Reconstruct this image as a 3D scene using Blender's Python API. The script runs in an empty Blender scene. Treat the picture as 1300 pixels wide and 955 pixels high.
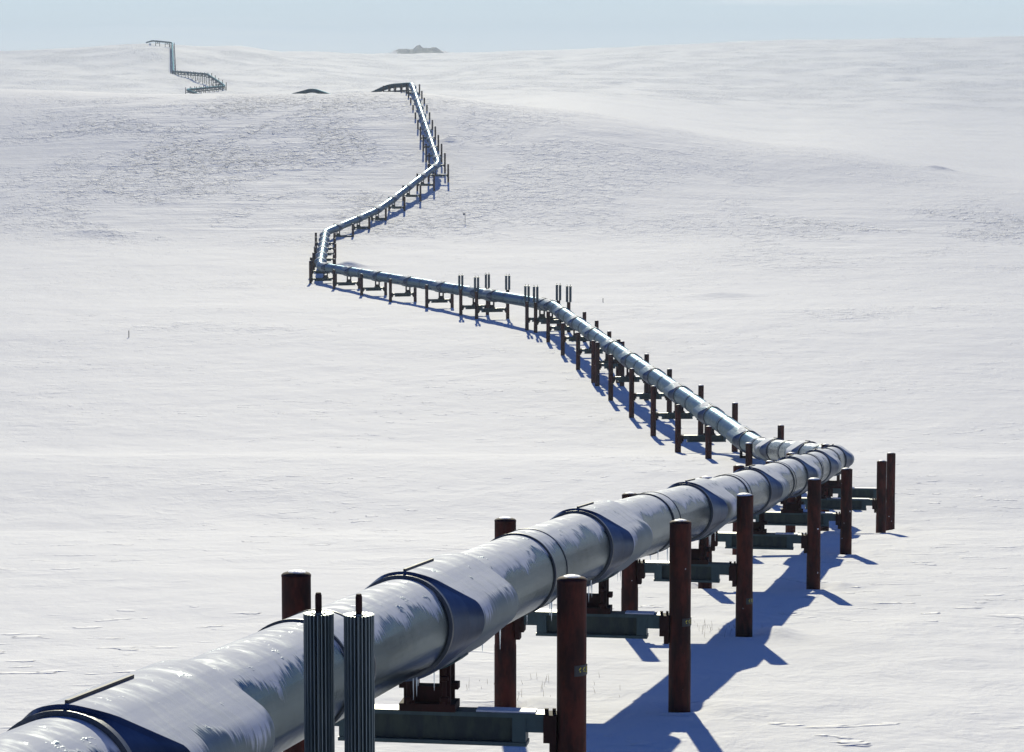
import bpy, math, random
import numpy as np
from mathutils import Vector, Matrix, noise as mnoise
random.seed(7)
rng = np.random.default_rng(7)
S = bpy.context.scene
COL = S.collection

# ------------------------------------------------------------------ camera
W0, H0, F = 1300.0, 955.0, 3673.0
HORIZON = 75.0
CAMZ = 40.0
PITCH = math.atan((H0/2-HORIZON)/F)
cam_d = bpy.data.cameras.new('camera')
cam_d.sensor_width = 36.0
cam_d.lens = 36.0*F/W0
cam_d.clip_start = 1.0
cam_d.clip_end = 40000.0
cam = bpy.data.objects.new('camera', cam_d)
cam.location = (0, 0, CAMZ)
cam.rotation_euler = (math.pi/2-PITCH, 0, 0)
COL.objects.link(cam)
S.camera = cam

def P(x, y, d):
    """world point at horizontal distance d seen at photo pixel (x, y)"""
    cx, cy = (x-W0/2)/F, (y-H0/2)/F
    ry = math.cos(PITCH)-cy*math.sin(PITCH)
    rz = -math.sin(PITCH)-cy*math.cos(PITCH)
    k = d/ry
    return Vector((cx*k, d, CAMZ+rz*k))

def px_of(x, y):
    """approximate picture column of a ground place"""
    return W0/2+F*x/np.maximum(y, 1.0)/1.01

# ------------------------------------------------------------------ helpers
def tag(o, label=None, cat=None, group=None, kind=None):
    if label: o['label'] = label
    if cat: o['category'] = cat
    if group: o['group'] = group
    if kind: o['kind'] = kind
    return o

class MB:
    def __init__(self):
        self.v, self.f, self.uv, self.mi = [], [], [], []
        self.m = 0
    def add(self, vs, fs, uvs=None):
        n = len(self.v)
        self.v += [tuple(a) for a in vs]
        for k, f in enumerate(fs):
            self.f.append([n+i for i in f])
            self.uv.append(uvs[k] if uvs else None)
            self.mi.append(self.m)
    def box(self, c, ax, ay, az, hx, hy, hz):
        c = Vector(c)
        vs = []
        for sx in (-1, 1):
            for sy in (-1, 1):
                for sz in (-1, 1):
                    vs.append(c+ax*(sx*hx)+ay*(sy*hy)+az*(sz*hz))
        fs = [(0,1,3,2),(4,6,7,5),(0,4,5,1),(2,3,7,6),(0,2,6,4),(1,5,7,3)]
        if ax.cross(ay).dot(az) < 0: fs = [f[::-1] for f in fs]
        self.add(vs, fs)
    def lathe(self, base, rz, n=20, axis=Vector((0,0,1)), ref=Vector((1,0,0))):
        """rz: list of (radius, height) from bottom to top"""
        base = Vector(base); a = ref; b = axis.cross(a).normalized(); a = b.cross(axis).normalized()
        vs = []; fs = []
        for r, z in rz:
            for k in range(n):
                t = 2*math.pi*k/n
                vs.append(base+axis*z+a*(r*math.cos(t))+b*(r*math.sin(t)))
        for i in range(len(rz)-1):
            for k in range(n):
                k2 = (k+1) % n
                fs.append((i*n+k, i*n+k2, (i+1)*n+k2, (i+1)*n+k))
        fs.append(tuple(range(n))[::-1]); fs.append(tuple((len(rz)-1)*n+k for k in range(n)))
        self.add(vs, fs)
    def build(self, name, mats, parent=None, smooth=True, angle=35):
        me = bpy.data.meshes.new(name)
        me.from_pydata(self.v, [], self.f)
        if any(u for u in self.uv):
            L = me.uv_layers.new(name='UVMap')
            dat = L.data
            for p, u in zip(me.polygons, self.uv):
                if u:
                    for li, c in zip(p.loop_indices, u): dat[li].uv = c
        if not isinstance(mats, (list, tuple)): mats = [mats]
        for m in mats: me.materials.append(m)
        for p, mi in zip(me.polygons, self.mi): p.material_index = mi
        if smooth:
            me.shade_smooth()
            try: me.set_sharp_from_angle(angle=math.radians(angle))
            except Exception: pass
        me.update()
        o = bpy.data.objects.new(name, me)
        COL.objects.link(o)
        if parent is not None:
            o.parent = parent
            if parent.type == 'EMPTY':
                o.matrix_parent_inverse = Matrix.Translation(-root_loc(parent))
        return o

def root_loc(o):
    v = Vector((0,0,0))
    while o is not None:
        v += Vector(o.location)
        o = o.parent
    return v if True else v

def empty(name, loc):
    o = bpy.data.objects.new(name, None)
    o.location = loc
    o.empty_display_size = .5
    COL.objects.link(o)
    return o

# ------------------------------------------------------------------ materials
def newmat(name):
    m = bpy.data.materials.new(name); m.use_nodes = True
    nt = m.node_tree; b = nt.nodes['Principled BSDF']
    return m, nt, b
def N(nt, t, **k):
    n = nt.nodes.new(t)
    for a, v in k.items():
        if a in ('operation', 'blend_type', 'data_type', 'noise_dimensions', 'feature', 'clamp', 'use_clamp', 'noise_type', 'interpolation_type', 'normalize', 'vector_type'):
            setattr(n, a, v)
        else:
            n.inputs[a.replace('_', ' ')].default_value = v
    return n
def math_n(nt, op, a, b=None, c=None, clamp=False):
    n = nt.nodes.new('ShaderNodeMath'); n.operation = op; n.use_clamp = clamp
    for i, x in enumerate((a, b, c)):
        if x is None: continue
        if isinstance(x, (int, float)): n.inputs[i].default_value = x
        else: nt.links.new(x, n.inputs[i])
    return n.outputs[0]
def mapr(nt, v, a, b, c=0.0, d=1.0, smooth=True):
    n = nt.nodes.new('ShaderNodeMapRange')
    n.interpolation_type = 'SMOOTHSTEP' if smooth else 'LINEAR'
    n.inputs[1].default_value = a; n.inputs[2].default_value = b
    n.inputs[3].default_value = c; n.inputs[4].default_value = d
    nt.links.new(v, n.inputs[0]); return n.outputs[0]
def noise_n(nt, vec, scale, detail=3, rough=.5, lac=2.0, dist=0.0):
    n = nt.nodes.new('ShaderNodeTexNoise')
    n.inputs['Scale'].default_value = scale; n.inputs['Detail'].default_value = detail
    n.inputs['Roughness'].default_value = rough; n.inputs['Lacunarity'].default_value = lac
    n.inputs['Distortion'].default_value = dist
    nt.links.new(vec, n.inputs['Vector']); return n.outputs[0]
def scalevec(nt, vec, s, off=(0,0,0), rot=(0,0,0)):
    n = nt.nodes.new('ShaderNodeMapping')
    n.inputs['Scale'].default_value = s; n.inputs['Location'].default_value = off
    n.inputs['Rotation'].default_value = rot
    nt.links.new(vec, n.inputs[0]); return n.outputs[0]
def mixc(nt, f, a, b):
    n = nt.nodes.new('ShaderNodeMix'); n.data_type = 'RGBA'
    for i, x in ((0, f), (6, a), (7, b)):
        if isinstance(x, (int, float)): n.inputs[i].default_value = x
        elif isinstance(x, tuple): n.inputs[i].default_value = (*x, 1)
        else: nt.links.new(x, n.inputs[i])
    return n.outputs[2]
def mixf(nt, f, a, b):
    n = nt.nodes.new('ShaderNodeMix'); n.data_type = 'FLOAT'
    for i, x in ((0, f), (2, a), (3, b)):
        if isinstance(x, (int, float)): n.inputs[i].default_value = x
        else: nt.links.new(x, n.inputs[i])
    return n.outputs[0]
def bump(nt, h, strength, dist, normal=None):
    n = nt.nodes.new('ShaderNodeBump')
    n.inputs['Strength'].default_value = strength; n.inputs['Distance'].default_value = dist
    nt.links.new(h, n.inputs['Height'])
    if normal is not None: nt.links.new(normal, n.inputs['Normal'])
    return n.outputs[0]

SNOW = (.88, .88, .885)

def mat_ground():
    m, nt, b = newmat('wind_packed_snow')
    geo = nt.nodes.new('ShaderNodeNewGeometry').outputs['Position']
    sep = nt.nodes.new('ShaderNodeSeparateXYZ'); nt.links.new(geo, sep.inputs[0])
    X, Y = sep.outputs[0], sep.outputs[1]
    flat = scalevec(nt, geo, (1, 1, 0))
    # where the snow is thin and tussocky: the near hillside and patches further away
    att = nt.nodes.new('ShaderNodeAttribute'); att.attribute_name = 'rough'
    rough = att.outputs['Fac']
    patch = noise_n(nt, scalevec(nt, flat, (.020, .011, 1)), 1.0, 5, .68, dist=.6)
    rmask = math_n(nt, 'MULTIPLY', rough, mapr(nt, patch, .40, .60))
    calm = mapr(nt, noise_n(nt, scalevec(nt, flat, (.022, .028, 1), (9, 4, 0)), 1.0, 3, .6), .36, .62, .25, 1.15)
    drift = noise_n(nt, scalevec(nt, flat, (.018, .075, 1), (2, 8, 0)), 1.0, 4, .6, dist=.5)
    # sastrugi: broad drifts with finer ripples
    n1 = noise_n(nt, scalevec(nt, flat, (.10, .055, 1)), 1.0, 5, .55)
    n2 = noise_n(nt, scalevec(nt, flat, (.55, .30, 1)), 1.0, 5, .6, dist=.4)
    n3 = noise_n(nt, scalevec(nt, flat, (3.2, 2.2, 1)), 1.0, 3, .6)
    # scour pits: sharp edged little drifts standing apart
    sp = noise_n(nt, scalevec(nt, flat, (.55, .62, 1), (31, 7, 0)), 1.0, 3, .5, dist=.3)
    sp2 = noise_n(nt, scalevec(nt, flat, (.05, .04, 1), (3, 9, 0)), 1.0, 2, .5)
    thr = mapr(nt, sp, .62, .68)
    scour = math_n(nt, 'MULTIPLY', thr, mapr(nt, sp2, .45, .62))
    # tussocks
    t1 = noise_n(nt, scalevec(nt, flat, (.38, .22, 1), (5, 3, 0)), 1.0, 4, .65, dist=.5)
    t2 = noise_n(nt, scalevec(nt, flat, (1.1, .6, 1), (15, 3, 0)), 1.0, 3, .6)
    tus = math_n(nt, 'ADD', mapr(nt, t1, .48, .68), math_n(nt, 'MULTIPLY', mapr(nt, t2, .5, .7), .4))
    tusm = math_n(nt, 'MULTIPLY', tus, rmask)
    att2 = nt.nodes.new('ShaderNodeAttribute'); att2.attribute_name = 'near'
    near = att2.outputs['Fac']
    h = math_n(nt, 'MULTIPLY', n1, .55)
    h = math_n(nt, 'ADD', h, math_n(nt, 'MULTIPLY', math_n(nt, 'MULTIPLY', n2, .12), calm))
    h = math_n(nt, 'ADD', h, math_n(nt, 'MULTIPLY', math_n(nt, 'MULTIPLY', n3, .03), near))
    h = math_n(nt, 'ADD', h, math_n(nt, 'MULTIPLY', scour, .14))
    h = math_n(nt, 'ADD', h, math_n(nt, 'MULTIPLY', tusm, .75))
    h = math_n(nt, 'ADD', h, math_n(nt, 'MULTIPLY', math_n(nt, 'MULTIPLY', drift, .9), math_n(nt, 'MINIMUM', rough, 1.0)))
    nrm = bump(nt, h, 1.0, 1.0)
    nt.links.new(nrm, b.inputs['Normal'])
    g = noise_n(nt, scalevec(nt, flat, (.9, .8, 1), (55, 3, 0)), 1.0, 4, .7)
    tussock_shade = math_n(nt, 'MULTIPLY', mapr(nt, g, .58, .74), math_n(nt, 'MULTIPLY', math_n(nt, 'MINIMUM', rmask, 1.0), .30))
    c = mixc(nt, tussock_shade, SNOW, (.20, .25, .35))  # tussock flecks, with their blue shadow painted into the colour
    rk = mapr(nt, math_n(nt, 'ADD', rough, math_n(nt, 'MULTIPLY', noise_n(nt, scalevec(nt, flat, (.05, .02, 1)), 1.0, 4, .7), 1.2)), 2.2, 2.6)
    c = mixc(nt, rk, c, (.02, .05, .13))
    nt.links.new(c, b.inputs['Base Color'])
    b.inputs['Roughness'].default_value = .85
    b.inputs['Specular IOR Level'].default_value = .12
    return m

def mat_pipe(name, frost_deg, soft=12.0, metal=(.115, .14, .155), rough=.23, off=0.0, edge=(.56, .61, .64)):
    """stainless jacket, UV: u = angle/360 with .5 on top, v = metres along"""
    m, nt, b = newmat(name)
    uv = nt.nodes.new('ShaderNodeUVMap').outputs[0]
    sep = nt.nodes.new('ShaderNodeSeparateXYZ'); nt.links.new(uv, sep.inputs[0])
    ang = math_n(nt, 'MULTIPLY', math_n(nt, 'ABSOLUTE', math_n(nt, 'SUBTRACT', sep.outputs[0], .5)), 360.0)
    # panel dents
    v1 = scalevec(nt, uv, (5, .35, 1), (off, 0, 0))
    d1 = noise_n(nt, v1, 1.0, 3, .5)
    d2 = noise_n(nt, scalevec(nt, uv, (20, .06, 1)), 1.0, 2, .5)
    fine = noise_n(nt, scalevec(nt, uv, (30, 9, 1)), 1.0, 3, .6)
    # longitudinal lap seams, every 1/10 turn, irregular
    hgt = math_n(nt, 'ADD', math_n(nt, 'MULTIPLY', d1, .035), math_n(nt, 'MULTIPLY', d2, .014))
    hgt = math_n(nt, 'ADD', hgt, math_n(nt, 'MULTIPLY', fine, .0012))
    spots = noise_n(nt, scalevec(nt, uv, (10, 1.5, 1)), 1.0, 4, .65)
    base = mixc(nt, mapr(nt, spots, .35, .7), tuple(x*.82 for x in metal), metal)
    if frost_deg > 0:
        a1 = noise_n(nt, scalevec(nt, uv, (3, .55, 1), (off, 3, 0)), 1.0, 2, .5)
        a2 = noise_n(nt, scalevec(nt, uv, (9, 10, 1), (off, 3, 0)), 1.0, 3, .65)
        a3 = noise_n(nt, scalevec(nt, uv, (14, 1.6, 1), (7, off, 0)), 1.0, 4, .7)
        T = math_n(nt, 'ADD', frost_deg-24, math_n(nt, 'MULTIPLY', math_n(nt, 'SUBTRACT', a1, .5), 95))
        T = math_n(nt, 'ADD', T, math_n(nt, 'MULTIPLY', math_n(nt, 'SUBTRACT', a2, .5), 46))
        T = math_n(nt, 'ADD', T, 24)
        fm = mapr(nt, math_n(nt, 'SUBTRACT', T, ang), -soft/2, soft/2)
        bare = mapr(nt, a3, .60, .68)
        fm = math_n(nt, 'MULTIPLY', fm, math_n(nt, 'SUBTRACT', 1.0, math_n(nt, 'MULTIPLY', bare, .9)))
        thin = noise_n(nt, scalevec(nt, uv, (8, 3, 1)), 1.0, 4, .6)
        fm = math_n(nt, 'MULTIPLY', fm, mapr(nt, thin, .2, .6, .62, 1.0))
        nt.links.new(mixc(nt, fm, base, (.60, .63, .70)), b.inputs['Base Color'])
        nt.links.new(mixf(nt, fm, .5, .1), b.inputs['Specular IOR Level'])
        nt.links.new(mixf(nt, fm, 1.0, 0.0), b.inputs['Metallic'])
        nt.links.new(mixf(nt, fm, rough, .8), b.inputs['Roughness'])
        hgt = math_n(nt, 'ADD', hgt, math_n(nt, 'MULTIPLY', fm, .006))
    else:
        nt.links.new(base, b.inputs['Base Color'])
        b.inputs['Metallic'].default_value = 1.0
        nt.links.new(mapr(nt, spots, .3, .7, rough*.8, rough*1.3), b.inputs['Roughness'])
    b.inputs['Specular Tint'].default_value = (*edge, 1)
    nt.links.new(bump(nt, hgt, 1.0, 1.0), b.inputs['Normal'])
    return m

def mat_simple(name, col, col2=None, rough=.6, metal=0.0, nscale=3.0, bumpd=.004, spec=.5, specks=0.0):
    m, nt, b = newmat(name)
    tc = nt.nodes.new('ShaderNodeNewGeometry').outputs['Position']
    n1 = noise_n(nt, scalevec(nt, tc, (nscale, nscale, nscale*.35)), 1.0, 5, .65)
    c = mixc(nt, mapr(nt, n1, .35, .65), col, col2 or col)
    if specks:
        s = noise_n(nt, scalevec(nt, tc, (7, 7, 7)), 1.0, 1, .5)
        s2 = noise_n(nt, scalevec(nt, tc, (1.1, 1.1, 1.1)), 1.0, 1, .5)
        k = math_n(nt, 'MULTIPLY', mapr(nt, s, .77, .80), mapr(nt, s2, .4, .5))
        c = mixc(nt, k, c, (.8, .82, .85))
    nt.links.new(c, b.inputs['Base Color'])
    b.inputs['Roughness'].default_value = rough
    b.inputs['Metallic'].default_value = metal
    b.inputs['Specular IOR Level'].default_value = spec
    n2 = noise_n(nt, scalevec(nt, tc, (18, 18, 12)), 1.0, 4, .6)
    nt.links.new(bump(nt, n2, .8, bumpd), b.inputs['Normal'])
    return m

M = {}
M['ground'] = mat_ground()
M['pipe_frost'] = mat_pipe('frosted_steel_jacket', 54)
M['pipe_light'] = mat_pipe('lightly_frosted_steel_jacket', 26, metal=(.18, .21, .235), off=2.2, edge=(.7, .75, .78))
M['pipe_bare'] = mat_pipe('bare_steel_jacket', 0, metal=(.15, .195, .225), rough=.32, edge=(.48, .56, .62))
M['cover_frost'] = mat_pipe('snow_covered_steel_cover', 76, metal=(.15, .175, .20), rough=.40, off=5.0)
M['pipe_far'] = mat_pipe('glint_dimmed_far_jacket', 0, metal=(.06, .085, .105), rough=.5, edge=(.2, .25, .28))  # jacket colour darkened on the far runs to hold down sun glint
M['cover_face'] = mat_simple('shade_tinted_jacket_end', (.045, .065, .11), (.065, .085, .13), rough=.36, metal=.85, bumpd=.002)  # navy shade of the end turned from the sun, painted into its colour
M['cover_bare'] = mat_pipe('dusted_steel_cover', 34, metal=(.17, .21, .24), rough=.40, off=9.0)
M['strap'] = mat_simple('dark_band_steel', (.05, .06, .07), (.09, .10, .11), rough=.45, metal=.6)
M['rust'] = mat_simple('rust_brown_steel', (.020, .0045, .0033), (.085, .017, .009), rough=.75, spec=.25, specks=1.0)
M['rust_dark'] = mat_simple('dark_rust_steel', (.016, .006, .005), (.034, .010, .008), rough=.8, spec=.2)
M['beam'] = mat_simple('dark_green_beam_paint', (.022, .050, .056), (.040, .078, .082), rough=.5, spec=.4)
M['beam_panel'] = mat_simple('stained_beam_web', (.016, .028, .030), (.036, .052, .040), rough=.6, spec=.3, nscale=6)
M['fin'] = mat_simple('grey_green_aluminium_fins', (.12, .165, .18), (.17, .215, .23), rough=.45, metal=.5)
M['snow'] = mat_simple('settled_snow', SNOW, (.82, .85, .89), rough=.55, bumpd=.02)
M['plate'] = mat_simple('black_number_plate', (.01, .015, .02), (.015, .02, .03), rough=.5)
M['yellow'] = mat_simple('yellow_number_paint', (.55, .50, .03), (.45, .42, .03), rough=.6)
M['dark'] = mat_simple('dark_marker_paint', (.02, .02, .025), (.04, .04, .045), rough=.7)
M['grass'] = mat_simple('dry_grass', (.25, .20, .11), (.33, .27, .15), rough=.8)
def mat_ice():
    m, nt, b = newmat('clear_ice')
    b.inputs['Base Color'].default_value = (.75, .85, .92, 1)
    b.inputs['Roughness'].default_value = .12
    b.inputs['Transmission Weight'].default_value = .7
    b.inputs['IOR'].default_value = 1.31
    return m
M['ice'] = mat_ice()

# ------------------------------------------------------------------ terrain
base_pts = [(946,806,79),(1034,748,97),(1075,694,115),(1119,669,134),(1131,652,152),(899.7,606,200),(861,578,218),
 (829.6,555,236),(802,530,254),(775.5,509,272),(756,489,290),(734,471,308),(714.5,452.5,327),(696,435,345),(669,415,364),
 (605,407,386),(541.7,390,410),(495.6,382,427.5),(459,374.7,445),(424,368,462.5),(394,360,480),(420,338,520),(430,318,565),
 (448,305.7,603),(469,294,620),(489.8,281.5,637),(513.5,269.5,655),(533.7,256,672),(551,245,690),(569,232,707)]
bd = [-300.0, -60.0, 0.0, 40.0]
bz = [CAMZ-2.0, CAMZ-5.0, CAMZ-7.6, CAMZ-11.5]
for x, y, d in base_pts:
    bd.append(d); bz.append(P(x, y, d).z)
bd = np.array(bd); bz = np.array(bz)
# light smoothing of measured profile
for _ in range(2):
    z2 = bz.copy(); z2[5:-3] = .25*bz[4:-4]+.5*bz[5:-3]+.25*bz[6:-2]; bz = z2
# hillside and far ground, by picture column: list of (distance, y) or (distance, 'z', height)
far_cols = {
 -700: [(960,104),(1300,'z',14),(1800,'z',22),(2100,99),(2500,78),(2900,68),(3400,'z',44)],
    0: [(950,113),(1250,'z',10),(1700,'z',18),(2000,101),(2450,76),(2850,65),(3300,'z',44)],
  200: [(900,119),(1050,'z',25),(1300,'z',5),(1720,120.5),(1900,115),(2000,100.5),(2180,96.5),(2560,58.5),(2750,56.0),(3200,'z',44)],
  300: [(895,119),(1050,'z',25),(1300,'z',5),(1720,120),(1900,116),(2050,103),(2400,84),(2700,61),(2850,57.5),(3300,'z',44)],
  400: [(890,119),(1050,'z',24),(1300,'z',4),(1750,120),(2000,110),(2500,84),(2900,70),(3200,65.5),(3700,'z',44)],
  520: [(890,117.5),(1050,'z',24),(1300,'z',8),(1750,117),(2200,106),(2800,82),(3300,72),(3600,69),(4200,'z',38)],
  700: [(880,136),(1050,'z',19),(1300,133),(1800,116),(2400,90),(3000,70),(3500,63.5),(4000,'z',44)],
 1000: [(820,187),(1000,183),(1300,166),(2000,114),(2600,78),(3100,57),(3500,51.0),(4000,'z',56)],
 1300: [(770,231),(950,217),(1250,183),(2000,112),(2600,73),(3100,51),(3500,46.5),(4000,'z',58)],
 2000: [(770,245),(950,228),(1250,190),(2000,112),(2600,70),(3100,50),(3500,44),(4000,'z',60)],
}
FD = np.array(list(np.arange(520, 1400, 15.0))+list(np.arange(1400, 4300, 50.0))+[5000, 6000, 8000, 12000, 20000, 30000.0])
def pchip(xk, yk, x):
    xk = np.asarray(xk, float); yk = np.asarray(yk, float)
    h = np.diff(xk); dl = np.diff(yk)/h
    d = np.zeros_like(yk)
    for i in range(1, len(xk)-1):
        if dl[i-1]*dl[i] > 0:
            w1 = 2*h[i]+h[i-1]; w2 = h[i]+2*h[i-1]
            d[i] = (w1+w2)/(w1/dl[i-1]+w2/dl[i])
    d[0] = dl[0]; d[-1] = dl[-1]
    x = np.asarray(x, float)
    i = np.clip(np.searchsorted(xk, x)-1, 0, len(xk)-2)
    t = np.clip((x-xk[i])/h[i], 0, 1)
    return ((2*t**3-3*t**2+1)*yk[i]+(t**3-2*t**2+t)*h[i]*d[i]+(-2*t**3+3*t**2)*yk[i+1]+(t**3-t**2)*h[i]*d[i+1])
colx = sorted(far_cols)
tab = []
for cx_ in colx:
    ks = [500.0, 565.0, 603.0, 640.0, 672.0, 707.0]
    zs = [float(np.interp(k, bd, bz)) for k in ks]
    if cx_ >= 1000:   # the slope is lower and further back on the right
        zs[-1] -= 2.6; zs[-2] -= 1.2; zs[-3] -= .3
    for e in far_cols[cx_]:
        ks.append(float(e[0]))
        zs.append(float(e[2]) if len(e) == 3 else P(cx_, e[1], e[0]).z)
    ks += [5000.0, 9000.0, 30000.0]; zs += [34.0, 25.0, 20.0]
    tab.append(pchip(ks, zs, FD))
tab = np.array(tab)
for _ in range(3):
    tab[:, 1:90] = .25*tab[:, :89]+.5*tab[:, 1:90]+.25*tab[:, 2:91]
def base_z(d):
    return pchip(bd, bz, d)
def smooth01(t): t = np.clip(t, 0, 1); return t*t*(3-2*t)

def vnoise(x, y, seed=0):
    """smooth value noise on numpy arrays"""
    xi = np.floor(x).astype(np.int64); yi = np.floor(y).astype(np.int64)
    xf = x-xi; yf = y-yi
    def hsh(a, b):
        h = (a*374761393+b*668265263+seed*1442695041) & 0x7fffffff
        h = (h ^ (h >> 13))*1274126177 & 0x7fffffff
        return ((h ^ (h >> 16)) & 0xffff)/65535.0
    u = xf*xf*(3-2*xf); v = yf*yf*(3-2*yf)
    return ((hsh(xi, yi)*(1-u)+hsh(xi+1, yi)*u)*(1-v)+(hsh(xi, yi+1)*(1-u)+hsh(xi+1, yi+1)*u)*v)*2-1

near_posts = [P(x, y, d) for x, y, d in ((376,729,44.2),(726,735,44.2),(641.5,660,60.5),(864,663,60.5),(800,628,79),(946,629,79),
              (896,607,97),(1034,609,97),(938,592,115),(1075,596,115),(1004.5,576,134),(1119.5,586,134),(1048,565,152),(1131.5,576,152))]
def ground_arr(x, y):
    x = np.asarray(x, float); y = np.asarray(y, float)
    px = np.clip(px_of(x, y), colx[0], colx[-1])
    zn = base_z(np.clip(y, -300, 707))
    # far table, smooth in column
    ci = np.clip(np.searchsorted(colx, px)-1, 0, len(colx)-2)
    cxa = np.array(colx, float)
    t = (px-cxa[ci])/(cxa[ci+1]-cxa[ci]); t = t*t*(3-2*t)*.6+t*.4
    yi = np.clip(y, FD[0], FD[-1])
    fi = np.clip(np.searchsorted(FD, yi)-1, 0, len(FD)-2)
    ft = (yi-FD[fi])/(FD[fi+1]-FD[fi])
    def look(c): return tab[c, fi]*(1-ft)+tab[c, fi+1]*ft
    zf = look(ci)*(1-t)+look(ci+1)*t
    w = smooth01((y-525)/60.0)
    z = zn*(1-w)+zf*w
    # broad undulation and drifts
    amp = .12+.25*smooth01((y-150)/500)+1.1*smooth01((y-800)/1500)
    z = z+amp*(.6*vnoise(x/37+3, y/60, 1)+.3*vnoise(x/14, y/24, 2)+.14*vnoise(x/5.5, y/9, 3))
    z = z+.035*vnoise(x/1.9, y/3.3, 5)*(y < 400)
    if np.any((y > 30) & (y < 170)):
        for k, q in enumerate(near_posts):
            dx = x-q.x; dy = y-q.y
            z = z-.2*np.exp(-((dx/.55)**2+(dy/.7)**2))+(.10+.05*(k % 3))*np.exp(-(((dx-.75-.2*(k % 2))/.55)**2+((dy-.2)/1.2)**2))
    for mx, my, md, mw, mh in ((570,180,775,2.2,.9),(442,336,520,2.6,1.0),(1190,218,800,4,1.0),(120,300,612,7,.9),(915,345,445,5,.5)):
        q = P(mx, my, md)
        z = z+mh*np.exp(-(((x-q.x)/mw)**2+((y-md)/(mw*.9))**2))
    # craggy knoll far behind the saddle
    kx = px_of(x, y)
    kg = (y > 3600)*(y < 4300)*np.exp(-((y-3930)/110.0)**2)
    z = z+kg*.9*(13*np.exp(-((kx-536)/11.0)**2)+8*np.exp(-((kx-553)/9.0)**2)+7*np.exp(-((kx-514)/10.0)**2)+7.5*np.exp(-((kx-500)/30.0)**2)+7*np.exp(-((kx-575)/30.0)**2))*(1+.35*vnoise(x/11, y/60, 9)+.2*vnoise(x/5, y/30, 19))
    return z
def ground(x, y):
    return float(ground_arr(np.array([x]), np.array([y]))[0])

def build_terrain():
    rows = []
    d = -250.0
    while d < 8200:
        rows.append(d)
        if d < 20: st = 6
        elif d < 40: st = 2
        elif d < 110: st = .4
        elif d < 170: st = .7
        elif d < 520: st = 1.3
        elif d < 1000: st = 2.0+(d-520)*.002
        elif d < 3800: st = 8+(d-1000)*.006
        else: st = 60+(d-3800)*.1
        d += st
    rows = np.array(rows)
    us = np.linspace(-1, 1, 361)
    us = np.sign(us)*(np.abs(us)*.20+np.abs(us)**6*.35)
    R, U = np.meshgrid(rows, us, indexing='ij')
    X = U*(np.maximum(R, 0)+70+0*R)
    Z = ground_arr(X, R)
    nr, nc = X.shape
    v = np.stack([X.ravel(), R.ravel(), Z.ravel()], 1)
    i = np.arange(nr*nc).reshape(nr, nc)
    f = np.stack([i[:-1,:-1].ravel(), i[:-1,1:].ravel(), i[1:,1:].ravel(), i[1:,:-1].ravel()], 1)
    me = bpy.data.meshes.new('ground')
    me.vertices.add(len(v)); me.vertices.foreach_set('co', v.ravel())
    me.loops.add(f.size); me.loops.foreach_set('vertex_index', f.ravel().astype(np.int32))
    me.polygons.add(len(f)); me.polygons.foreach_set('loop_start', np.arange(0, f.size, 4, dtype=np.int32))
    me.update(calc_edges=True)
    px = px_of(X, R)
    # thin snow with tussocks: hillside, bands in the far slopes
    hill = smooth01((R-560)/70)*(1-smooth01((R-830)/120))*np.where(px > 700, np.clip(1-(px-700)/900, .2, 1), 1)
    mid = smooth01((R-1500)/300)*(1-smooth01((R-3300)/500))*.6
    flat = (1-smooth01((R-480)/120))*smooth01((R-60)/60)*.06
    right = smooth01((R-480)/80)*(1-smooth01((R-620)/100))*smooth01((px-800)/300)*.6
    nearp = (1-smooth01((R-60)/120))*.05
    knoll = smooth01((R-3700)/80)*(1-smooth01((R-4150)/100))*np.exp(-((px-534)/38.0)**4)
    hill = hill*(.30+.85*np.exp(-((px-330)/230.0)**2))
    wob = 9*vnoise(X/23, R*0, 12)+5*vnoise(X/7, R*0, 13)
    band = (.45*np.exp(-((R-364-wob)/10.0)**2)*smooth01((430-px)/150)+.35*np.exp(-((R-400-wob)/16.0)**2)*smooth01((px-700)/200)
            +.4*np.exp(-((R-462-wob)/12.0)**2)*smooth01((400-px)/200))*(.5+.5*vnoise(X/9, R/30, 14))
    rgh = np.clip(hill+mid+flat+right+nearp+band+knoll*2.5, 0, 2.5)
    a = me.attributes.new('rough', 'FLOAT', 'POINT'); a.data.foreach_set('value', rgh.ravel().astype(np.float32))
    a = me.attributes.new('near', 'FLOAT', 'POINT'); a.data.foreach_set('value', (1-smooth01((R-120)/250)).ravel().astype(np.float32))
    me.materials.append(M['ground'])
    me.shade_smooth()
    o = bpy.data.objects.new('snowy_ground', me); COL.objects.link(o)
    tag(o, 'wind packed white snow over the valley floor and hills', None, None, 'structure')
build_terrain()

# ------------------------------------------------------------------ the pipe line path
R_PIPE = .72
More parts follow.
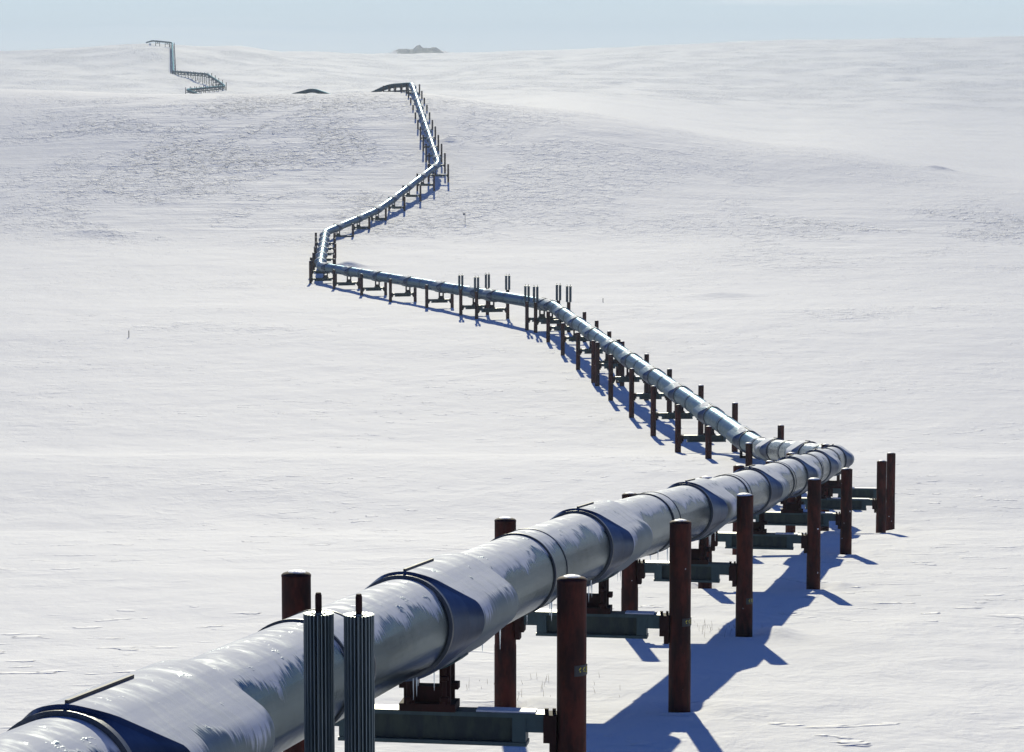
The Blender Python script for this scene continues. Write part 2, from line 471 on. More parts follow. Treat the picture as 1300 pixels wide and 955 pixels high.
# nearest run, straight: fit through measured centre points
A_pts = [P(*q) for q in ((526,789,39),(668,714,52),(865,652,72),(970,618,100),(1040,592,121),(1071,579,141))]
ys = np.array([p.y for p in A_pts])
ax_ = np.polyfit(ys, [p.x for p in A_pts], 1); az_ = np.polyfit(ys, [p.z for p in A_pts], 1)
A_ctrl = [P(200,946,30), P(545,780,44.2), P(750,689,60.5), P(880,647,79), P(957,622,97), P(1006,604,115), P(1037,592.5,134), P(1062,582.5,156)]
A_ctrl = [A_ctrl[0]+(A_ctrl[0]-A_ctrl[1])*4.0] + A_ctrl
def catmull(ps, step=1.5):
    out = []; q = [ps[0]*2-ps[1]]+ps+[ps[-1]*2-ps[-2]]
    for k in range(1, len(q)-2):
        p0, p1, p2, p3 = q[k-1:k+3]
        # centripetal style tangents
        t1 = ((p2-p0)/(p2.y-p0.y))*(p2.y-p1.y); t2 = ((p3-p1)/(p3.y-p1.y))*(p2.y-p1.y)
        n = max(2, int((p2-p1).length/step))
        for j in range(n):
            t = j/n; a = t*t*t; b = t*t
            out.append(p1*(2*a-3*b+1)+t1*(a-2*b+t)+p2*(3*b-2*a)+t2*(a-b))
    out.append(ps[-1]); return out
A_curve = catmull(A_ctrl)
def Aline(d): return Vector((np.polyval(ax_, d), d, np.polyval(az_, d)))
path = [
 ('nearest', A_ctrl[-2]), ('second', A_ctrl[-1]), ('second_b', P(963,569.5,194)), ('third', P(700,388,361)),
 ('fourth', P(406,338.5,482)), ('fifth', P(413,295.5,589)), ('fifth_b', P(480.5,267.3,637)), ('sixth', P(557,208.5,712)),
 ('crest', P(523,107.5,888)), ('crest_b', P(493,109.5,925)), ('crest_c', P(462,124,965)), ('hump', P(426,124,1000)),
 ('hump_b', P(397,114.2,1045)), ('hump_c', P(368,122,1095)), ('gap', Vector((-110, 1350, 10))), ('far', P(236.5,114.3,1720)),
 ('far_b', P(286,109.6,1900)), ('far_c', P(263,94.3,2000)), ('far_d', P(220,91,2180)), ('far_e', P(218.5,54.3,2560)),
 ('far_f', P(194,52.0,2600)), ('end', P(186,54,2900)),
]
verts = [p for _, p in path]
def corner(i, trim, n=7):
    p = verts[i]; a = verts[i-1]; b = verts[i+1]
    t1 = min(trim, (p-a).length*.45); t2 = min(trim, (b-p).length*.45)
    A = p+(a-p).normalized()*t1; B = p+(b-p).normalized()*t2
    return [(A*(1-t)**2+p*(2*t*(1-t))+B*t**2) for t in [k/(n-1) for k in range(n)]]
corners = {}
for i in range(1, len(verts)-1):
    nm = path[i][0]
    trim = {'second': 5, 'second_b': 4, 'third': 6, 'fourth': 4, 'fifth': 4, 'fifth_b': 12, 'sixth': 5, 'crest': 6}.get(nm, 12)
    if nm in ('gap',): trim = 60
    corners[i] = corner(i, trim, 9)
# runs: list of point lists; cut in the middle of each corner
runs = []
for i in range(len(verts)-1):
    pts = []
    if i > 0: pts += corners[i][4:]
    elif i == 0: pts += [p for p in A_curve if p.y < A_ctrl[-1].y-6]
    else: pts.append(verts[0])
    if i+1 in corners: pts += corners[i+1][:5]
    else: pts.append(verts[-1])
    # densify
    out = []
    for a, b in zip(pts[:-1], pts[1:]):
        L = (b-a).length; n = max(1, int(L/3.0)) if a.y < 200 else 1
        for k in range(n): out.append(a.lerp(b, k/n))
    out.append(pts[-1]); runs.append(out)

def frame(T):
    T = T.normalized(); Wv = T.cross(Vector((0,0,1))).normalized(); Uv = Wv.cross(T).normalized()
    return T, Wv, Uv
def tangents(pts):
    ts = []
    for k in range(len(pts)):
        a = pts[max(k-1, 0)]; b = pts[min(k+1, len(pts)-1)]
        ts.append((b-a).normalized())
    return ts

pipeline = empty('pipeline', verts[0])
tag(pipeline, 'long silver insulated oil pipeline zigzagging across the snowy valley and up the hills', 'pipeline')

def ring_uv(n, k, v0, v1):
    a0, a1 = k/n, (k+1)/n
    return [(a0, v0), (a1, v0), (a1, v1), (a0, v1)]
def tube(mb, pts, r, n, s0=0.0, caps=False):
    ts = tangents(pts); vs = []; fs = []; us = []
    s = s0; ss = []
    for k, (p, t) in enumerate(zip(pts, ts)):
        if k: s += (p-pts[k-1]).length
        ss.append(s)
        T, Wv, Uv = frame(t)
        rr = r[k] if isinstance(r, list) else r
        for j in range(n):
            a = 2*math.pi*(j/n-.5)          # 0 on top, increasing to the right side
            vs.append(p+Uv*(rr*math.cos(a))+Wv*(rr*math.sin(a)))
    for k in range(len(pts)-1):
        for j in range(n):
            j2 = (j+1) % n
            fs.append((k*n+j, k*n+j2, (k+1)*n+j2, (k+1)*n+j)[::-1]); us.append(ring_uv(n, j, ss[k], ss[k+1])[::-1])
    if caps:
        fs.append(tuple(range(n))); us.append([(.5, 0)]*n)
        fs.append(tuple((len(pts)-1)*n+j for j in range(n))[::-1]); us.append([(.5, 0)]*n)
    mb.add(vs, fs, us)

run_objs = []; scum = 0.0; run_len = []
for i, pts in enumerate(runs):
    d0 = pts[0].y
    mb = MB()
    n = 64 if d0 < 130 else (40 if d0 < 700 else 20)
    tube(mb, pts, R_PIPE, n, scum)
    mat = M['pipe_frost'] if i == 0 else (M['pipe_light'] if i == 1 else (M['pipe_bare'] if i < 8 else M['pipe_far']))
    o = mb.build('pipe_run', mat, pipeline, angle=40)
    run_objs.append(o)
    run_len.append(scum)
    for a, b in zip(pts[:-1], pts[1:]): scum += (b-a).length

def run_at(d, i):
    """point and tangent on run i at distance d"""
    pts = runs[i]
    for a, b in zip(pts[:-1], pts[1:]):
        if a.y <= d <= b.y or a.y >= d >= b.y:
            t = (d-a.y)/(b.y-a.y) if b.y != a.y else 0
            return a.lerp(b, t), (b-a).normalized()
    # outside: extend
    if abs(pts[0].y-d) < abs(pts[-1].y-d): a, b = pts[0], pts[1]
    else: a, b = pts[-2], pts[-1]
    t = (d-a.y)/(b.y-a.y); return a.lerp(b, t), (b-a).normalized()

def joint_band(p, t, i, wide=.7, n=64):
    T, Wv, Uv = frame(t)
    mb = MB(); r = R_PIPE
    h = wide/2
    mb.m = 0
    tube(mb, [p+T*a for a in (-h, -h+.01, h-.01, h)], [r+.002, r+.022, r+.022, r+.002], n, random.random()*40)
    mb.m = 1
    for s in (-h, h):
        tube(mb, [p+T*(s+a) for a in (-.028, -.026, .026, .028)], [r+.003, r+.036, r+.036, r+.003], n)
    mb.build('joint_band', [run_mat(i), M['strap']], run_objs[i], angle=30)
def run_mat(i): return M['pipe_frost'] if i == 0 else (M['pipe_light'] if i == 1 else M['pipe_bare'])

def cover(p, t, i, n=64):
    """two half shells over the saddle: round strap at the near end, sides swelling out, flange along the top"""
    T, Wv, Uv = frame(t)
    r = R_PIPE
    mb = MB(); mb.m = 1
    tube(mb, [p+T*(-2.0+a) for a in (-.06, -.055, .055, .06)], [r+.004, r+.055, r+.055, r+.004], n)
    tube(mb, [p+T*(2.03+a) for a in (-.03, -.025, .025, .03)], [r+.004, r+.03, r+.03, r+.004], n)
    RC, XC, rc, ZC = r+.10, .66, .41, .03       # hull of the pipe circle and two side rounds
    def wide(a):
        c, s = math.cos(a), math.sin(a)
        if XC*abs(s)+rc+ZC*c > RC: return math.copysign(XC, s)+rc*s, ZC+rc*c
        return RC*s, RC*c
    rows = []
    for st in range(6):
        row = []
        for j in range(n):
            a = 2*math.pi*(j/n-.5); c, s = math.cos(a), math.sin(a)
            x0, z0 = (r+.02)*s, (r+.02)*c
            x1, z1 = wide(a)
            sN = -1.93+.88*float(smooth01((abs(x1)-.15)/.85))
            if st == 0: q = (x0, z0, -1.95)
            elif st == 1: q = (x0*.45+x1*.55, z0*.45+z1*.55, -1.95+(sN+1.95)*.6)
            elif st == 2: q = (x1, z1, sN)
            elif st == 3: q = (x1, z1, 1.94)
            elif st == 4: q = (x0*.8+x1*.2, z0*.8+z1*.2, 1.985)
            else: q = (x0, z0, 2.0)
            row.append(q)
        rows.append(row)
    v0 = random.random()*50
    for k in range(5):
        vs = []; fs = []; us = []
        for row in rows[k:k+2]:
            for x, z, s in row: vs.append(p+T*s+Wv*x+Uv*z)
        for j in range(n):
            j2 = (j+1) % n
            fs.append((j, j2, n+j2, n+j)[::-1])
            ua = [math.atan2(rows[2][q][0], rows[2][q][1])/(2*math.pi)+.5 for q in (j, j2)]
            if j2 == 0: ua[1] = 1.0
            us.append([(ua[0], v0+rows[k][j][2]), (ua[1], v0+rows[k][j2][2]), (ua[1], v0+rows[k+1][j2][2]), (ua[0], v0+rows[k+1][j][2])][::-1])
        mb.m = 0 if k in (2, 3, 4) else 2
        if k in (0, 2): sv = len(mb.v)
        mb.add(vs, fs, us)
    # flange where the half shells meet
    mb.m = 3
    mb.box(p+Uv*(r+.10)-T*.85, Wv, T, Uv, .018, 1.05, .035)
    mb.build('saddle_cover', [M['cover_frost'] if i <= 1 else M['cover_bare'], M['strap'], M['cover_face'], M['dark']], run_objs[i], angle=24)

def icicles(p, t, i, cnt):
    T, Wv, Uv = frame(t)
    for k in range(cnt):
        s = random.uniform(.5, 2.6)*random.choice((1, 1, -1)); w = random.uniform(-.15, .5)
        z = -math.sqrt(max(0, .71**2-w*w))+.02
        L = random.uniform(.12, .5); r = random.uniform(.012, .022)
        mb = MB(); q = p+T*s+Wv*w+Uv*z
        mb.lathe(q, [(r, .0), (r*.8, -L*.3), (r*.45, -L*.7), (.002, -L)], 7, axis=Vector((0,0,1)))
        mb.build('icicle', M['ice'], run_objs[i])

# ------------------------------------------------------------------ supports
ZV = Vector((0,0,1))
def heat_pipe(c, ax, parent, h, near):
    mb = MB()
    nf = 24
    mb.lathe(c, [(.075, -.02), (.075, h-.0)], 16)
    vs = []; fs = []
    for k in range(nf if near else 12):
        a = 2*math.pi*k/(nf if near else 12)
        dv = Vector((math.cos(a), math.sin(a), 0)); tv = Vector((-math.sin(a), math.cos(a), 0))
        mb.box(c+dv*.112+ZV*(h/2), dv, tv, ZV, .043, .005 if near else .012, h/2-.01)
    mb.m = 1
    mb.lathe(c+ZV*h, [(.034, -.05), (.034, .17), (.026, .20)], 12)
    return mb.build('heat_pipe', [M['fin'], M['rust_dark']], parent, angle=30)

def number_plate(parent, c, r, text, zc, face_deg=50):
    cu = bpy.data.curves.new('num', 'FONT'); cu.body = text; cu.size = .125; cu.align_x = 'CENTER'; cu.align_y = 'CENTER'
    cu.space_character = 1.2; cu.offset = .003
    to = bpy.data.objects.new('num', cu); COL.objects.link(to)
    dg = bpy.context.evaluated_depsgraph_get(); me = bpy.data.meshes.new_from_object(to.evaluated_get(dg))
    mb = MB(); mb.m = 0
    w = .34; hh = .085; n = 14; vs = []; fs = []
    A0 = math.radians(-90+face_deg)
    for k in range(n+1):
        a = A0+(k/n-.5)*w/r
        for rr in (r+.001, r+.006):
            for z in (-hh, hh): vs.append(c+Vector((math.cos(a)*rr, math.sin(a)*rr, zc-c.z+z)))
    for k in range(n):
        b = k*4; e = b+4
        fs += [(b+2, e+2, e+3, b+3), (b+3, e+3, e+1, b+1), (b, e, e+2, b+2)]
    fs += [(0, 2, 3, 1), (n*4, n*4+1, n*4+3, n*4+2)]
    mb.add(vs, fs); mb.m = 1
    vs = []
    for v in me.vertices:
        a = A0+v.co.x/r
        vs.append(c+Vector((math.cos(a)*(r+.009), math.sin(a)*(r+.009), zc-c.z+v.co.y)))
    mb.add(vs, [tuple(p.vertices) for p in me.polygons])
    bpy.data.objects.remove(to); bpy.data.meshes.remove(me); bpy.data.curves.remove(cu)
    mb.build('number_plate', [M['plate'], M['yellow']], parent, smooth=False)

def support(pl, pr, pp, t, beam_z, label, group=None, near=False, fins=(0, 0), nums=None, scale=1.0, mid=True):
    """pl, pr: tops of the two posts; pp: pipe centre; t: pipe direction"""
    gz = (ground(pl.x, pl.y)+ground(pr.x, pr.y))/2
    root = empty('pipe_support', Vector(((pl.x+pr.x)/2, (pl.y+pr.y)/2, gz)))
    tag(root, label, 'pipe support', group or 'steel support frames carrying the pipeline')
    rr = .229*scale
    n = 28 if near else 14
    ax = Vector((pr.x-pl.x, pr.y-pl.y, 0)); span = ax.length; ax.normalize(); ay = ZV.cross(ax)
    bz_ = beam_z
    for k, q in enumerate((pl, pr)):
        g = ground(q.x, q.y); hgt = q.z-g
        c = Vector((q.x, q.y, g))
        mb = MB()
        prof = [(rr*1.03, -1.2), (rr*1.03, bz_-g-.55), (rr*1.0, bz_-g-.50), (rr, hgt-.04), (rr*1.02, hgt-.035), (rr*1.02, hgt-.01), (rr*.93, hgt+.012), (rr*.6, hgt+.04), (rr*.2, hgt+.05)]
        mb.lathe(c, prof, n)
        post = mb.build('post', M['rust'], root, angle=40)
        if mid and not fins[k]:
            mb = MB()
            j = random.uniform(.75, .97)
            mb.lathe(c+ZV*hgt+ax*(random.uniform(-.02, .02)), [(rr*j, -.0), (rr*j*.97, .02), (rr*.72*j, .045), (rr*.3*j, .062), (rr*.05, .066)], n)
            mb.build('snow_cap', M['snow'], post, angle=80)
        if fins[k]:
            for s in (-1, 1): heat_pipe(Vector((q.x, q.y, q.z+.05))+ax*(s*.21), ax, post, fins[k], near)
        if nums and k == 1: number_plate(post, c, rr*1.03, nums[0], nums[1])
        # clamp bracket holding the beam
        sg = 1 if k == 0 else -1
        mb = MB(); e = c+ZV*(bz_-g)
        mb.box(e+ax*(sg*(rr+.09)), ax, ay, ZV, .10, .17, .22)
        mb.box(e+ax*(sg*(rr+.05))-ZV*.30, ax, ay, ZV, .05, .13, .09)
        if near or mid:
            mb.box(e+ax*(sg*(rr+.16))+ZV*.25, ax, ay, ZV, .03, .03, .04)
            mb.box(e+ax*(sg*(rr+.04))+ZV*.26, ax, ay, ZV, .025, .025, .035)
        mb.build('bracket', M['rust_dark'], root, smooth=True, angle=30)
    # crossbeam
    a = Vector((pl.x, pl.y, bz_)); b = Vector((pr.x, pr.y, bz_))
    mdl = (a+b)/2; hl = span/2-rr-.17
    mb = MB(); mb.m = 0
    mb.box(mdl+ZV*.20, ax, ay, ZV, hl, .17, .035)              # top flange
    mb.box(mdl-ZV*.255, ax, ay, ZV, hl-.28, .17, .03)           # bottom flange, shorter
    for s in (-1, 1):
        mb.box(mdl+ax*(s*(hl-.15))+ZV*.05, ax, ay, ZV, .145, .14, .113)
        mb.box(mdl+ax*(s*(hl-.40))-ZV*.03, ax, ay, ZV, .105, .158, .192)
    mb.m = 1
    mb.box(mdl-ZV*.03, ax, ay, ZV, hl-.506, .075, .192)
    beam = mb.build('crossbeam', [M['beam'], M['beam_panel']], root, smooth=False)
    if mid:
        mb = MB()
        u = (pp-mdl).dot(ax)
        lo, hi = u+.75, hl-.15
        if hi-lo > .3:
            mb.box(mdl+ax*((lo+hi)/2)+ZV*.247, ax, ay, ZV, (hi-lo)/2, .13, .012)
            mb.build('snow_cap', M['snow'], beam, smooth=False)
    # pipe shoe
    T, Wv, Uv = frame(t)
    u = (pp-mdl).dot(ax)
    base = mdl+ax*u+ZV*.236
    gap = max(.25, pp.z-R_PIPE-.02-base.z)
    mb = MB()
    mb.box(base+ZV*.06, ax, ay, ZV, .44, .24, .06)
    for s in (-1, 1):
        for q in ((-.19, .19) if near else (0,)):
            mb.box(base+ax*(s*.28)+ay*q+ZV*(.12+(gap+.06)/2), ax, ay, ZV, .085, .045 if near else .14, (gap+.06)/2)
        if near:
            mb.lathe(base+ax*(s*.28)-ay*.27+ZV*.12, [(.04, 0), (.04, .05), (.075, .06), (.075, .12), (.04, .13), (.04, gap*.5), (.07, gap*.52), (.07, gap*.6), (.035, gap*.62), (.035, gap*.9)], 10)
            mb.box(base+ax*(s*.42)+ZV*(.12+gap*.35), ax, ay, ZV, .045, .10, .05)
    mb.box(base+ZV*(.12+gap*.12), ax, ay, ZV, .20, .12, max(.08, gap*.22))
    shoe = mb.build('pipe_shoe', M['rust_dark'], root, smooth=True, angle=30)
    # cradle under the pipe
    mb = MB(); pts = []
    n2 = 10; vs = []; fs = []
    for k in range(n2+1):
        an = math.radians(-42+84*k/n2)
        for r_ in (R_PIPE+.035, R_PIPE+.13):
            for s in (-.34, .34):
                vs.append(pp+T*s+Wv*(r_*math.sin(an))-Uv*(r_*math.cos(an)))
    for k in range(n2):
        b0 = k*4; e0 = b0+4
        fs += [(b0, e0, e0+1, b0+1), (b0+2, b0+3, e0+3, e0+2), (b0, b0+2, e0+2, e0), (b0+1, e0+1, e0+3, b0+3)]
    fs += [(0, 1, 3, 2), (n2*4, n2*4+2, n2*4+3, n2*4+1)]
    mb.add(vs, fs)
    mb.build('saddle', M['beam'], shoe)
    return root

ORD = ['first','second','third','fourth','fifth','sixth','seventh','eighth','ninth','tenth','eleventh','twelfth','thirteenth','fourteenth']
def bent(run, d, xl, yl, xr, yr, label, near=False, fins=(0,0), nums=None, drop=1.70, cov=True, pt=None):
    p, t = run_at(d, run) if pt is None else pt
    T, Wv, Uv = frame(t)
    # the two posts stand square to the pipe
    sl = Wv.y/Wv.x if abs(Wv.x) > .3 else 0
    pl = P(xl, yl, d); pr = P(xr, yr, d)
    pl = P(xl, yl, d+sl*(pl.x-p.x)*.8); pr = P(xr, yr, d+sl*(pr.x-p.x)*.8)
    support(pl, pr, p, t, p.z-drop, label, near=near, fins=fins, nums=nums)
    if cov: cover(p, t, run, 64 if near else 32)

# nearest run --------------------------------------------------
near = [(28.9, None, None, 430, None), (44.2, 376, 729, 726, 735), (60.5, 641.5, 660, 864, 663), (79, 800, 628, 946, 629),
        (97, 896, 607, 1034, 609), (115, 938, 592, 1075, 596), (134, 1004.5, 576, 1119.5, 586), (152, 1048, 565, 1131.5, 576)]
numtxt = {44.2: ('665', 843), 60.5: ('663', 785), 79: ('662', 760)}
descr = ['with twin finned heat pipes on its post in the bottom foreground', 'with its number plate on the tall front post',
         'with an icicle fringed beam', '', '', '', 'with its right post well clear of the pipe', 'with the rightmost post of all']
for k, (d, xl, yl, xr, yr) in enumerate(near):
    run = 0 if d < 155 else 1
    p, t = run_at(d, run)
    if k == 0:
        pr = P(430, 778, d)-ZV*1.92; T, Wv, Uv = frame(t); pl = pr-Wv*4.2
        pl.z = pr.z
        support(pl, pr, p, t, p.z-1.7, 'nearest support frame '+descr[0], near=True, fins=(1.87, 1.87))
        cover(p, t, 0); continue
    nums = None
    if d in numtxt: nums = (numtxt[d][0], P(xr, numtxt[d][1], d).z)
    lab = f'{ORD[k]} support frame from the bottom in the nearest pipe run'
    if descr[k]: lab = f'{ORD[k]} frame of the nearest pipe run '+descr[k]
    bent(run, d, xl, yl, xr, yr, lab, near=True, nums=nums, drop=1.72)
    # joint band half way to the next
for k in range(8):
    ds = [20, 36.5, 52.3, 69.5, 88, 106, 124.5, 143]
    p, t = run_at(ds[k], 0)
    joint_band(p, t, 0, wide=1.3 if k < 4 else .9)
for d, c in ((44.2, 7), (51.8, 4), (60.5, 9), (69.5, 6), (79, 8), (97, 6)):
    p, t = run_at(d, 0); icicles(p, t, 0, c)

# second run ---------------------------------------------------
B = [(169, 977, 586, 1073, 586, 1), (185, 951, 563, 1026, 563, 1), (200, 899.7, 542, 991.4, 540.5, 2), (218, 861, 514.5, 933.2, 512, 2),
     (236, 829.6, 490.5, 890, 489.5, 2), (254, 802, 468.5, 850, 469, 2), (272, 775.5, 450.5, 821, 450, 2), (288, 758.5, 435, 790, 434, 2), (291.5, 753.5, 433, 785, 431.5, 2),
     (308, 734, 422.5, 773.5, 421, 2), (327, 714.5, 410.5, 757.5, 407.5, 2), (345, 696, 395.5, 742, 396.5, 2)]
for k, (d, xl, yl, xr, yr, run) in enumerate(B):
    lab = f'{ORD[k]} support frame beyond the near bend in the second pipe run'
    if d == 288: lab = 'nearer of the two close set anchor frames in the second pipe run'
    if d == 291.5: lab = 'farther of the two close set anchor frames in the second pipe run'
    bent(run, d, xl, yl, xr, yr, lab, drop=1.8, cov=(d != 291.5))
for d in (161, 177, 192.5, 209, 227, 245, 263, 281, 299.5, 317.5, 336, 353):
    run = 1 if d < 194 else 2
    p, t = run_at(d, run); joint_band(p, t, run, .5, 40)

# third run, side on, with the finned posts ---------------------
C_ = [(360, 680, 384.5, 722, 384, 2, (2., 2.)), (364.5, 669, 383.5, 709, 382, 3, (2., 2.)), (386, 605, 370.8, 644.5, 368.5, 3, (1.95, 1.95)), (393.5, 585, 367.5, 618.8, 366, 3, (1.9, 1.9)),
      (410, 541.7, 362, 574, 366, 3, 0), (427.5, 495.6, 354.5, 527, 357, 3, 0), (445, 459, 348, 489.5, 350, 3, 0), (462.5, 424, 343, 456, 344, 3, 0), (478, 394, 331.5, 426, 338, 3, 0)]
fl = ['right hand frame of the four with twin finned heat pipes', 'second from the right of the four frames with finned heat pipes',
      'third from the right of the four frames with finned heat pipes', 'left hand frame of the four with twin finned heat pipes']
for k, (d, xl, yl, xr, yr, run, fn) in enumerate(C_):
    lab = fl[k] if k < 4 else f'{ORD[k-4]} plain frame left of the finned ones in the crossing pipe run'
    bent(run, d, xl, yl, xr, yr, lab, drop=1.95, fins=fn or (0, 0))
for d in (371, 379, 402, 419, 436.5, 454, 470.5):
    p, t = run_at(d, 3); joint_band(p, t, 3, .5, 40)

# fourth run, end on --------------------------------------------
D_ = [(494, 395, 327, 424, 329), (511, 398, 321, 424, 323), (528, 400, 314, 425, 316), (545, 401, 308, 425.5, 309.5), (562, 401, 301.5, 425, 303), (579, 401, 295.5, 424.5, 296)]
for k, (d, xl, yl, xr, yr) in enumerate(D_):
    bent(4, d, xl, yl, xr, yr, f'{ORD[k]} frame from the near end of the end-on pipe run at left', drop=1.7)
for d in (486, 502, 519, 536, 553, 570): p, t = run_at(d, 4); joint_band(p, t, 4, .5, 32)

# fifth run ------------------------------------------------------
E_ = [(600, 424.8, 284, 448, 284.5, 5), (618, 448.7, 276.5, 468.8, 275, 5), (636, 472, 265, 489.8, 264.5, 5), (654, 494, 249.8, 513.5, 249.5, 6),
      (672, 511.8, 235.5, 533.7, 235.2, 6), (690, 529.8, 220.5, 551, 221.5, 6), (706, 544, 208, 569, 208.5, 6)]
for k, (d, xl, yl, xr, yr, run) in enumerate(E_):
    bent(run, d, xl, yl, xr, yr, f'{ORD[k]} frame from the left in the pipe run climbing rightward to the hill bend', drop=1.9)
for d in (609, 627, 645, 663, 681, 698):
    run = 5 if d < 637 else 6
    p, t = run_at(d, run); joint_band(p, t, run, .5, 32)

# sixth run up the hill ---------------------------------------------
for k in range(10):
    d = 722+k*17.6
    p, t = run_at(d, 7); T, Wv, Uv = frame(t)
    top = p.z+(1.35 if k < 4 else .9)
    pl = p-Wv*1.95; pr = p+Wv*2.0; pl.z = pr.z = top
    support(pl, pr, p, t, p.z-1.7, f'{ORD[k]} frame from the bottom of the pipe run up the hillside', mid=False)
    cover(p, t, 7, 28)
    if k < 9:
        p, t = run_at(d+8.8, 7); joint_band(p, t, 7, .5, 28)
# crest run
for k, s in enumerate((.15, .42, .70, .95)):
    a, b = runs[8][0], runs[8][-1]
    p = a.lerp(b, s); t = (b-a).normalized(); T, Wv, Uv = frame(t)
    pl = p-Wv*1.9; pr = p+Wv*1.9; pl.z = pr.z = p.z+.3
    support(pl, pr, p, t, p.z-1.6, f'{ORD[k]} frame from the right in the pipe run along the hill crest', mid=False)

# far hill runs: one frame every 18 m
def far_supports(ri, tall, text, grp, n0=0, every=18.0):
    pts = runs[ri]; tot = sum((b-a).length for a, b in zip(pts[:-1], pts[1:]))
    n = int(tot/every)
    for k in range(n):
        s = (k+.5)*tot/n; q = 0
        for a, b in zip(pts[:-1], pts[1:]):
            L = (b-a).length
            if s <= q+L:
                p = a.lerp(b, (s-q)/L); t = (b-a).normalized(); break
            q += L
        T, Wv, Uv = frame(t)
        pl = p-Wv*1.9; pr = p+Wv*1.9
        pl.z = pr.z = p.z+random.uniform(tall-.4, tall+.3)
        support(pl, pr, p, t, p.z-1.6, text, group=grp, mid=False)
far_supports(15, 1.6, 'tiny distant support frame under the lowest stretch of pipe on the far hill', 'frames under the lowest far stretch')
far_supports(16, 1.4, 'tiny distant support frame on the short zigzag of pipe on the far hill', 'frames under the far zigzag')
far_supports(17, 1.0, 'tiny distant support frame on the short zigzag of pipe on the far hill', 'frames under the far zigzag')
far_supports(18, .7, 'tiny distant support frame under the long level stretch of far pipe', 'frames under the level far stretch')
far_supports(19, .6, 'tiny distant support frame on the straight pipe climbing the far skyline hill', 'frames climbing the far skyline hill')

# ------------------------------------------------------------------ small things
def marker(x, y, d, h, label, flag=True):
    g = P(x, y, d); g.z = ground(g.x, g.y)
    root = empty('marker_post', g)
    tag(root, label, 'marker post')
    mb = MB(); mb.lathe(g, [(.05, -.4), (.05, h), (.03, h+.02)], 10); mb.build('post', M['dark'], root)
    if flag:
        mb = MB(); mb.box(g+Vector((-.24, 0, h-.18)), Vector((1,0,0)), Vector((0,1,0)), ZV, .22, .03, .15); mb.build('sign_plate', M['dark'], root, smooth=False)
marker(590.5, 285.5, 632, 2.2, 'thin marker post with a small dark plate, alone right of the climbing run')
marker(163.5, 418, 352, .85, 'short dark stake alone on the flat snow at left', False)
marker(765.5, 381, 425, .6, 'short dark stake in the snow right of the finned heat pipes', False)
marker(303, 117, 1150, 3.2, 'faint stake left of the dark mound on the hill crest', False)
marker(343, 116, 1180, 3.6, 'faint stake nearest the dark mound on the hill crest', False)

def grass_patch(x, y, d, w, n, label):
    c = P(x, y, d)
    mb = MB()
    for k in range(n):
        q = Vector((c.x+random.gauss(0, w), d+random.gauss(0, w*1.5), 0)); q.z = ground(q.x, q.y)-.02
        h = random.uniform(.06, .30); a = random.uniform(0, 6.28); lean = random.uniform(0, .5)*h
        tip = q+Vector((math.cos(a)*lean, math.sin(a)*lean, h)); m_ = q.lerp(tip, .5)+ZV*(.1*h)
        s = Vector((.004, .002, 0))
        mb.add([q-s, q+s, m_+s*.8, tip, m_-s*.8], [(0, 1, 2, 3, 4)])
    o = mb.build('dry_grass', M['grass'], smooth=False)
    tag(o, label, 'grass', None, 'stuff')
grass_patch(686, 880, 64, .9, 45, 'sparse dry grass blades poking through snow near the second frame')
grass_patch(895, 783, 80, .7, 36, 'sparse dry grass blades poking through snow under the third frame')

# ------------------------------------------------------------------ air
mb = MB(); mb.box((0, 4050, 60), Vector((1,0,0)), Vector((0,1,0)), ZV, 4900, 4450, 75)
hm = bpy.data.materials.new('cold_haze'); hm.use_nodes = True
hn = hm.node_tree; hn.nodes.remove(hn.nodes['Principled BSDF'])
pv = hn.nodes.new('ShaderNodeVolumePrincipled'); pv.inputs['Color'].default_value = (.66, .82, 1, 1)
pv.inputs['Density'].default_value = .00012; pv.inputs['Anisotropy'].default_value = .2
hn.links.new(pv.outputs[0], hn.nodes['Material Output'].inputs['Volume'])
hz = mb.build('haze', hm, smooth=False)
tag(hz, 'thin cold haze and blowing snow in the air over the valley', None, None, 'stuff')

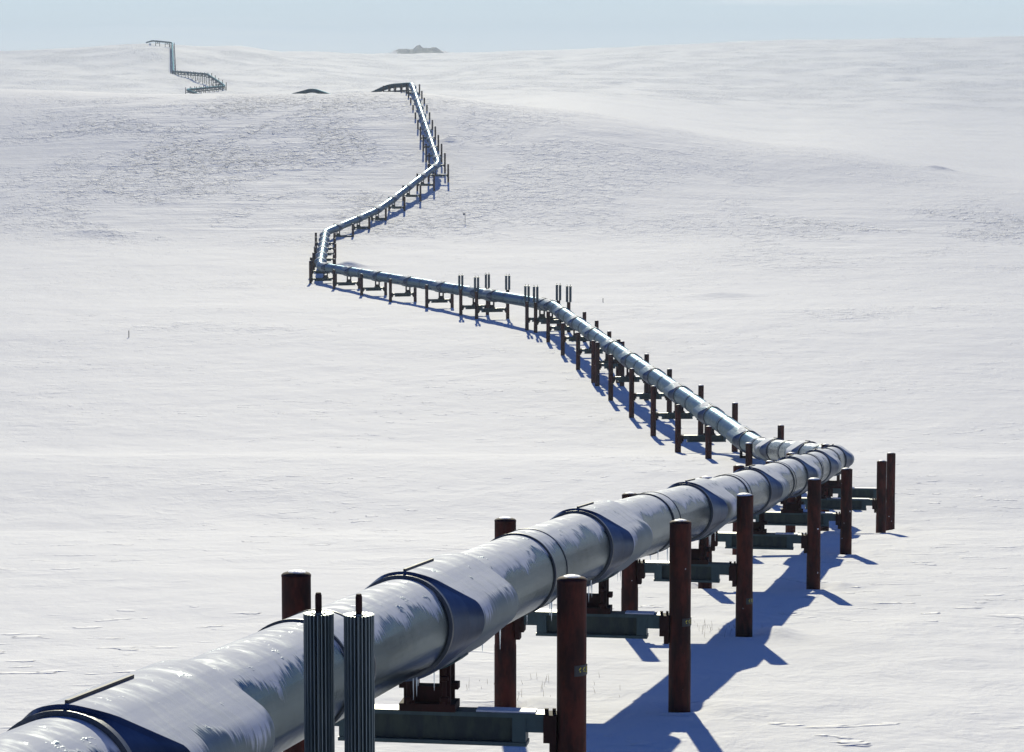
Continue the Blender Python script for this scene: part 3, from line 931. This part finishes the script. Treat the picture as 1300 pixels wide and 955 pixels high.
# ------------------------------------------------------------------ light
SUN_EL, SUN_AZ = 20.0, -1.5
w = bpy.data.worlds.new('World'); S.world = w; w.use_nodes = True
nt = w.node_tree
sky = nt.nodes.new('ShaderNodeTexSky'); sky.sky_type = 'NISHITA'; sky.sun_disc = False
sky.sun_elevation = math.radians(SUN_EL); sky.sun_rotation = math.radians(SUN_AZ)
sky.altitude = 1500; sky.air_density = 1.0; sky.dust_density = 0.3; sky.ozone_density = 4.0
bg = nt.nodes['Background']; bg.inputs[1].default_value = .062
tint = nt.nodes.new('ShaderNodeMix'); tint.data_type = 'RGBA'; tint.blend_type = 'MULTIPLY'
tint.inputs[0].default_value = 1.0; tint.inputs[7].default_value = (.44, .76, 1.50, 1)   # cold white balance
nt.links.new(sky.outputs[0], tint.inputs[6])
tc = nt.nodes.new('ShaderNodeTexCoord').outputs['Generated']
cn = noise_n(nt, scalevec(nt, tc, (5, 5, 90), (1.3, .4, 0), (0, .05, 0)), 1.0, 5, .55, dist=.3)
cm = math_n(nt, 'MULTIPLY', mapr(nt, cn, .50, .72), .5)
sz = nt.nodes.new('ShaderNodeSeparateXYZ'); nt.links.new(tc, sz.inputs[0])
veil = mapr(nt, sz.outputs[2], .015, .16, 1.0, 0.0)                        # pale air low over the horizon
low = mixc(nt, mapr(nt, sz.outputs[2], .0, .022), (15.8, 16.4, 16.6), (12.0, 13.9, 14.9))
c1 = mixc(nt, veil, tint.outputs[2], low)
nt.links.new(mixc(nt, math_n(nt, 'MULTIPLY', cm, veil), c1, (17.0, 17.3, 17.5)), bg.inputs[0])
sd = bpy.data.lights.new('sun', 'SUN'); sd.energy = 5.0; sd.angle = math.radians(.5); sd.color = (1, .945, .735)
so = bpy.data.objects.new('sun', sd); COL.objects.link(so)
az = math.radians(SUN_AZ); el = math.radians(SUN_EL)
dirv = Vector((math.sin(az)*math.cos(el), math.cos(az)*math.cos(el), math.sin(el)))
so.rotation_euler = dirv.to_track_quat('Z', 'Y').to_euler()
so.location = (0, 0, 200)

S.view_settings.view_transform = 'Standard'
S.view_settings.look = 'None'
S.view_settings.gamma = 1.0
S.view_settings.exposure = -0.08
S.view_settings.use_curve_mapping = False
S.cycles.max_bounces = 6
